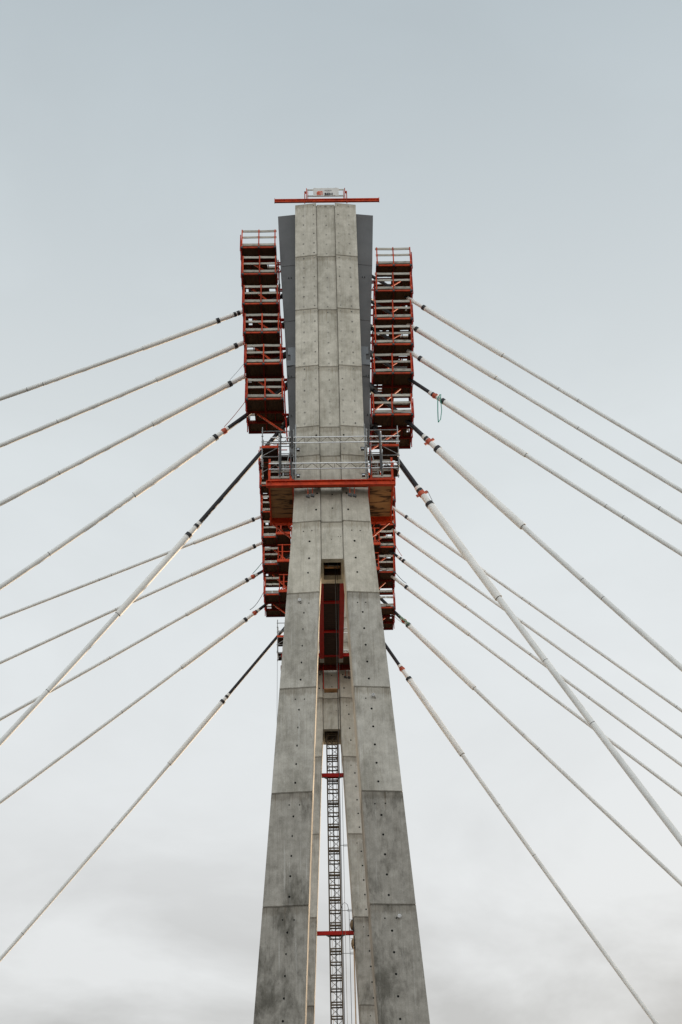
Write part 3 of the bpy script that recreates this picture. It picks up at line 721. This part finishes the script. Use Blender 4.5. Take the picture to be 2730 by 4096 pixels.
# tag ropes from the platforms to the collars
P, d = PC['AL4']; rope('tag_line', sagged(world('near', -4.3, .9, 46.6), P(d['clamp'])+Vector((0, -.1, .2)), .06), .016, 'clamp_red', 'thin dark red line from the lowest left platform to the collar of a cable', 'rope')
P, d = PC['AL3']; rope('tag_line', sagged(world('near', -4.4, .6, 48.9), P(d['ring'])+Vector((0, -.1, .2)), .04), .010, 'dark_steel', 'thin black line from a left platform to the ring of the middle left cable', 'rope')
P, d = PC['BL3']; rope('tag_line', sagged(world('far', -4.2, .3, 49.0), P(d['clamp'])+Vector((0, -.1, .2)), .05), .022, 'green_strap', 'green line from a left platform of the far pylon down to a cable collar', 'rope')
P, d = PC['BL4']; rope('tag_line', sagged(world('far', -4.2, .3, 46.6), P(d['clamp'])+Vector((-.3, -.1, .2)), .25), .020, 'dark_steel', 'dark slack line from the lowest left platform of the far pylon to a cable collar', 'rope')
P, d = PC['BR4']; rope('tag_line', sagged(world('far', 4.25, .2, 47.9), P(d['ring'])+Vector((0, -.16, .2)), .12), .018, 'dark_steel', 'dark line hooked along a cable right of the far pylon', 'rope')
P, d = PC['BR3']; rope('tag_line', sagged(world('far', 4.3, .2, 50.4), P(d['ring']-.1)+Vector((0, -.16, .2)), .15), .018, 'clamp_red', 'dark red line from a right platform of the far pylon to a cable ring', 'rope')
P, d = PC['AR6']; rope('tag_line', sagged(P(d['clamp'])+Vector((.28, -.1, .1)), P(d['ring'])+Vector((.12, -.2, .1)), .02), .012, 'dark_steel', 'thin line beside the collar of the steepest right cable of the near pylon', 'rope')
P, d = PC['BR5']; c = P(d['clamp'])
gs = MB()
for k in range(5):
    a = c+Vector((-.25+.12*k, -.2, .22-.12*k)); gs.tube([a+Vector((-.12, 0, .12)), a+Vector((.03, -.04, .02)), a+Vector((.1, 0, -.18))], .035, 6)
gs.tube(sagged(c+Vector((-.7, -.1, .45)), c+Vector((.3, -.2, -.45)), .15), .012, 6)
e = gs.build('sling', 'sling_pale', None, c); tag(e, 'pale green slings wrapped round a cable collar right of the far pylon', 'sling')

# ------------------------------------------------------------------ gangway between the pylons, under-slung frame
ga = world('near', 0, 2.8, 40.2); gb = world('far', 0, -1.9, 40.25)
o = bpy.data.objects.new('gangway', None); COL.objects.link(o); o.location = ga
tag(o, 'long red gangway with dark plank floor bridging from the near to the far pylon', 'gangway')
dv = gb-ga; fw = dv.normalized(); sd = fw.cross(Vector((0,0,1))).normalized()
shift = sd*.04
for q in (-1, 1):
    m = MB(); off = sd*q*.585+shift; m.bar(off, dv+off, .27, .22)
    m.build('side_girder', 'deep_red', o)
    m = MB().bar(dv+off+Vector((0,0,-.02)), dv+off+fw*.6+Vector((0,0,-.02)), .28, .26); m.build('girder_end', 'board', o)
m = MB(); n = 60
for k in range(n):
    a = dv*(k/n)+shift+Vector((0,0,.14)); b = dv*((k+.93)/n)+shift+Vector((0,0,.14)); m.bar(a, b, .9, .04)
m.build('plank_floor', 'walk_ply', o)
for k in (.08, .31, .54, .775):
    a = dv*k+shift+Vector((0,0,-.0)); MB().bar(a-sd*.46, a+sd*.46, .16, .10).build('cross_member', 'deep_red', o)
for q in (-1, 1):
    m = MB()
    for k in range(10): a = dv*(k/9)+shift+sd*q*.70; m.bar(a, a+Vector((0,0,1.1)), .05, .05)
    for h in (.55, 1.05): m.bar(shift+sd*q*.70+Vector((0,0,h)), dv+shift+sd*q*.70+Vector((0,0,h)), .04, .1)
    m.build('handrail', 'red_paint', o)
e = MB()
pts = []
nx, nz = 22, 3; a0 = shift+sd*.78
vs = []
for j in range(nz+1):
    for i in range(nx+1):
        f = .44+.12*i/nx; vs.append(dv*f+a0+sd*(.03*math.sin(i*1.3+j)+.05*(3-j)/3*abs(math.sin(i*.8)))+Vector((0,0,-.25+.45*j)))
e.add(vs, [(j*(nx+1)+i, j*(nx+1)+i+1, (j+1)*(nx+1)+i+1, (j+1)*(nx+1)+i) for j in range(nz) for i in range(nx)], 0, True)
e = e.build('tarpaulin', 'sign_paper', None); e.location = ga; tag(e, 'pale crumpled sheet hanging along the right side of the red gangway', 'tarpaulin')

o = thing('hanging_frame', 'far', 0, -.75, 38.6, 'slim red hanging frame with a wooden foot board in front of the far pylon', 'hanging frame')
for q in (-.47, .47): MB().bar((q, 0, .05), (q, 0, 2.25), .055, .055).build('upright', 'deep_red', o)
MB().box(-.44, .44, -.05, .42, .0, .05).build('foot_board', 'platform_ply', o)
m = MB().tube([(-.45,0,1.75),(.45,0,2.35)], .012, 6); m.tube([(-.45,.03,2.35),(.45,.03,1.75)], .012, 6); m.build('cross_brace', 'galv', o)
MB().bar((-.47,0,2.25),(.47,0,2.25),.06,.06).build('head_rail', 'deep_red', o)

# ------------------------------------------------------------------ access mast between the far legs
z_top = 36.6; z_bot = GROUND-FAR_RISE
o = thing('access_mast', 'far', .01, 1.0, z_bot, 'tall thin rusty lattice mast rising between the legs of the far pylon', 'lattice mast')
H = z_top - z_bot; w = .33; dp = .30
for sx in (-1, 1):
    for sy in (-1, 1): MB().bar((sx*w, sy*dp, 0), (sx*w, sy*dp, H), .075, .075).build('upright', 'mast_steel', o)
z = H-.25; P_ = 1.48; w_, d_ = w, dp
rg = lambda q, zz: [(-w+q,-dp+q,zz),(w-q,-dp+q,zz),(w-q,dp-q,zz),(-w+q,dp-q,zz)]
while z > 1:
    for off in (0, .14, .76):
        zz = z-off; vv = rg(0,zz-.035)+rg(0,zz+.035)+rg(.05,zz-.035)+rg(.05,zz+.035)
        MB().add(vv, [f for j in range(4) for f in ((j,(j+1)%4,4+(j+1)%4,4+j),(8+j,12+j,12+(j+1)%4,8+(j+1)%4),(4+j,4+(j+1)%4,12+(j+1)%4,12+j),(j,8+j,8+(j+1)%4,(j+1)%4))]).build('transom', 'mast_steel', o)
    for sy in (-1, 1):
        m2 = MB().tube([(-w*sy, sy*dp, z-.13), (w*sy, sy*dp, z-.74)], .014, 6); m2.tube([(w*sy, sy*dp, z-.80), (-w*sy, sy*dp, z-1.45)], .014, 6); m2.build('diagonal', 'mast_steel', o)
    z -= P_
MB().tube([(.0, -.1, 0), (.0, -.1, H)], .03, 6).build('centre_cable', 'dark_steel', o)
MB().tube([(-.2, .2, 0), (-.2, .2, H)], .012, 6).tube([(.22, .1, 0), (.22, .1, H)], .012, 6).build('guide_rope', 'galv', o)
for zz, hh, lab in ((33.47, .24, 'upper'), (23.85, .22, 'lower')):
    wv = xi(zz)-.02
    b = thing('tie_beam', 'far', 0, .55, zz, f'{lab} bright red tie beam holding the mast between the legs of the far pylon', 'tie beam', 'red tie beams of the mast')
    MB().box(-wv, wv, -.07, .07, -hh/2, hh/2).build('beam', 'deep_red', b)
    m = MB()
    for q in (-1, 1): m.add([(q*.33,-.05,-hh/2),(q*.56,-.05,-hh/2),(q*.33,-.05,-hh/2-.12),(q*.33,.05,-hh/2),(q*.56,.05,-hh/2),(q*.33,.05,-hh/2-.12)], [(0,1,2),(3,5,4),(0,3,4,1),(1,4,5,2),(2,5,3,0)])
    m.build('gusset', 'dark_steel', b)
for zz, nm in ((24.29, 'upper'), (23.22, 'lower')):
    x = xi(zz)
    b = thing('drum', 'far', x-.02, .5, zz, f'{nm} brown round drum on a dark plate inside the far right leg', 'drum', 'drums inside the right leg')
    MB().box(-.04, .02, -.25, .25, -.36, .36).build('back_plate', 'dark_steel', b)
    m = MB().tube([(-.04, 0, 0), (-.08, 0, 0), (-.14, 0, 0), (-.18, 0, 0), (-.20, 0, 0)], .3, 20, rr=[.30, .295, .25, .16, .02]); m.build('dome', 'drum', b)
    for q in (-.3, .3): MB().tube([(-.22, 0, q), (0, 0, q)], .012, 6).build('pin', 'dark_steel', b)
# small ties from the mast to the right leg
for zz, lab in ((29.1, 'highest'), (25.95-.75, 'middle'), (22.75, 'lowest')):
    b = thing('stay_rod', 'far', .34, .7, zz, f'{lab} thin horizontal rod between the mast and the right leg of the far pylon', 'rod', 'rods beside the mast')
    MB().tube([(0, 0, 0), (xi(zz)-.36, 0, 0)], .014, 6).build('rod', 'dark_steel', b)
    m = MB().tube([(xi(zz)-.36, 0, .06), (xi(zz)-.62, 0, .06), (xi(zz)-.66, 0, 0), (xi(zz)-.62, 0, -.06), (xi(zz)-.36, 0, -.06)], .008, 6); m.build('clip', 'dark_steel', b)
rope('power_cable', [world('far', .34, .6, 25.2), world('far', .42, .6, 25.5), world('far', .55, .6, 25.65), world('far', .72, .6, 25.5), world('far', .8, .6, 25.1), world('far', .80, .6, 20), world('far', .82, .6, 10)], .014, 'dark_steel', 'black electric cable arching from the mast and hanging down beside it', 'cable')
rope('conduit', [world('far', 1.02, .3, 23.6), world('far', 1.03, .3, 10), world('far', 1.03, .3, GROUND-FAR_RISE)], .035, 'tan_pipe', 'tan pipe hanging straight down beside the right leg of the far pylon', 'pipe')
rope('hoist_rope', [world('near', .13, 1.2, 38.0), world('near', .13, 1.2, GROUND)], .016, 'dark_steel', 'thin dark hoist rope hanging from the hatch of the near pylon', 'rope')
rope('hoist_rope', [world('near', .24, 1.3, 38.0), world('near', .24, 1.3, GROUND)], .008, 'dark_steel', 'very thin second rope beside the hoist rope of the near pylon', 'rope')
rope('hoist_rope', [world('far', -3.35, -.2, 41.0), world('far', -3.35, -.2, GROUND)], .010, 'dark_steel', 'thin rope hanging from the left scaffold of the far pylon past its leg', 'rope')
for x, zz, nm in ((-1.55, 34.05, 'left leg just below the top joint'), (1.68, 29.1, 'right leg just below its second joint'), (2.4, 19.2, 'right leg near the bottom')):
    b = thing('survey_prism', 'near', x, face_y(x, zz)-.02, zz, f'small pale fixture on the {nm}', 'fixture', 'small fixtures on the near legs')
    MB().box(-.05, .05, -.01, .03, -.05, .05).build('bracket', 'dark_steel', b)
    MB().tube([(0, 0, .0), (0, -.1, -.02), (0, -.14, -.04)], .07, 12, rr=[.03, .085, .06]).build('body', 'alu', b)
# little frame with tubes in the hatch of the near pylon
o = thing('hatch_frame', 'near', 0, 1.2, 36.55, 'small tube frame and wooden crossbar in the dark hatch at the top of the gap', 'frame')
for q in (-.2, .25): MB().tube([(q, 0, 0), (q, 0, .9)], .018, 6).build('upright', 'galv', o)
MB().tube([(-.24, 0, .1), (.3, 0, .1)], .016, 6).build('crossbar', 'galv', o)
MB().box(-.41, .41, .1, .25, .1, .2).build('timber', 'platform_ply', o)
# small lattice outrigger far left
o = thing('outrigger', 'far', -2.55, .2, 38.85, 'small lattice outrigger poking out left behind the near pylon', 'outrigger')
m = MB().tube([(-.55, 0, .36), (1.2, 0, .36)], .018, 6).tube([(-.52, 0, 0), (1.2, 0, 0)], .018, 6); m.build('chord', 'galv', o)
MB().tube([(-.38, 0, 0), (-.38, 0, .36)], .02, 6).tube([(-.25, 0, .36), (.25, 0, 0)], .014, 6).build('lacing', 'red_paint', o)

# ------------------------------------------------------------------ sky and sun
SUN_EL, SUN_AZ = 7.0, 42.0       # azimuth measured from the view direction (+Y) towards the right (+X)
w = bpy.data.worlds.new('World'); S.world = w; w.use_nodes = True
nt = w.node_tree; nt.nodes.clear(); N = nt.nodes; L_ = nt.links
out = N.new('ShaderNodeOutputWorld'); bg1 = N.new('ShaderNodeBackground'); bg2 = N.new('ShaderNodeBackground'); add = N.new('ShaderNodeMixShader')
sky = N.new('ShaderNodeTexSky'); sky.sky_type = 'NISHITA'; sky.sun_disc = False
sky.sun_elevation = R(SUN_EL); sky.sun_rotation = R(SUN_AZ); sky.air_density = 1.0; sky.dust_density = 2.0
L_.new(sky.outputs[0], bg1.inputs[0]); bg1.inputs[1].default_value = .10
tc = N.new('ShaderNodeTexCoord'); sp = N.new('ShaderNodeSeparateXYZ'); L_.new(tc.outputs['Generated'], sp.inputs[0])
def ramp(src, stops):
    x = N.new('ShaderNodeValToRGB')
    for i, (p, c) in enumerate(stops):
        q = x.color_ramp.elements[i] if i < 2 else x.color_ramp.elements.new(p)
        q.position = p; q.color = (*c, 1)
    L_.new(src, x.inputs[0]); return x.outputs[0]
veil = ramp(sp.outputs[2], [(0., (.70,.68,.655)), (.22, (.77,.775,.77)), (.34, (.815,.83,.835)), (.48, (.80,.835,.85)), (.62, (.72,.768,.785)), (.74, (.585,.645,.675)), (.85, (.45,.515,.555)), (1., (.38,.44,.48))])
mp = N.new('ShaderNodeMapping'); mp.inputs['Scale'].default_value = (2.6, 2.6, 6.0); L_.new(tc.outputs['Generated'], mp.inputs[0])
nz = N.new('ShaderNodeTexNoise'); nz.inputs['Scale'].default_value = 1.5; nz.inputs['Detail'].default_value = 6; nz.inputs['Roughness'].default_value = .55; nz.inputs['Distortion'].default_value = .4
mp.inputs['Location'].default_value = (11, 8.4, 6.1)
L_.new(mp.outputs[0], nz.inputs['Vector'])
cl = ramp(nz.outputs['Fac'], [(.40, (1,1,1)), (.60, (.68,.67,.66))])
hz = ramp(sp.outputs[2], [(.27, (.9,.9,.9)), (.40, (.16,.16,.16)), (.8, (.10,.10,.10))])
mx = N.new('ShaderNodeMix'); mx.data_type = 'RGBA'; mx.blend_type = 'MULTIPLY'
L_.new(hz, mx.inputs[0]); L_.new(veil, mx.inputs[6]); L_.new(cl, mx.inputs[7])
mr = N.new('ShaderNodeMapRange'); mr.inputs[1].default_value = .15; mr.inputs[2].default_value = -.75; mr.inputs[3].default_value = .825; mr.inputs[4].default_value = 1.9  # sky behind the camera raised as added fill on the fronts
dt = N.new('ShaderNodeVectorMath'); dt.operation = 'DOT_PRODUCT'; L_.new(tc.outputs['Generated'], dt.inputs[0]); dt.inputs[1].default_value = (math.sin(R(18)), math.cos(R(18)), 0)
g1 = ramp(dt.outputs['Value'], [(.0, (0,0,0)), (.6, (1,1,1))]); g2 = ramp(sp.outputs[2], [(.10, (1,1,1)), (.245, (0,0,0))])  # added warm band below the view, lights inner faces and undersides
gm = N.new('ShaderNodeMath'); gm.operation = 'MULTIPLY'; L_.new(g1, gm.inputs[0]); L_.new(g2, gm.inputs[1])
gx = N.new('ShaderNodeMix'); gx.data_type = 'RGBA'; L_.new(gm.outputs[0], gx.inputs[0]); L_.new(mx.outputs[2], gx.inputs[6]); gx.inputs[7].default_value = (5.0, 3.8, 2.7, 1)
mx = gx
L_.new(sp.outputs[1], mr.inputs[0]); L_.new(mr.outputs[0], bg2.inputs[1]); L_.new(mx.outputs[2], bg2.inputs[0])
L_.new(bg1.outputs[0], add.inputs[1]); L_.new(bg2.outputs[0], add.inputs[2]); add.inputs[0].default_value = .9
L_.new(add.outputs[0], out.inputs[0])
w.cycles.sampling_method = 'MANUAL'; w.cycles.sample_map_resolution = 2048
sun = bpy.data.lights.new('sun', 'SUN'); sun.energy = 5.0; sun.angle = R(.6); sun.color = (1, .76, .52)
so = bpy.data.objects.new('sun', sun); COL.objects.link(so)
dirv = Vector((math.sin(R(SUN_AZ))*math.cos(R(SUN_EL)), math.cos(R(SUN_AZ))*math.cos(R(SUN_EL)), math.sin(R(SUN_EL))))
so.rotation_euler = dirv.to_track_quat('Z', 'Y').to_euler(); so.location = dirv*200

# ------------------------------------------------------------------ camera
cam = bpy.data.cameras.new('camera'); co = bpy.data.objects.new('camera', cam); COL.objects.link(co)
cam.sensor_fit = 'VERTICAL'; cam.sensor_height = 36; cam.lens = 36*5690/4096; cam.clip_end = 9000; cam.clip_start = .1
TH, RO = R(34.8), R(-1.4); c, s = math.cos(TH), math.sin(TH)
fwd = Vector((0, c, s)); r0 = Vector((1, 0, 0)); u0 = Vector((0, -s, c))
rt = r0*math.cos(RO)+u0*math.sin(RO); uu = u0*math.cos(RO)-r0*math.sin(RO)
co.matrix_world = Matrix(((rt.x, uu.x, -fwd.x, 0), (rt.y, uu.y, -fwd.y, 0), (rt.z, uu.z, -fwd.z, 0), (0, 0, 0, 1)))
S.camera = co
S.view_settings.view_transform = 'Standard'; S.view_settings.look = 'None'; S.view_settings.gamma = 1; S.view_settings.exposure = .35
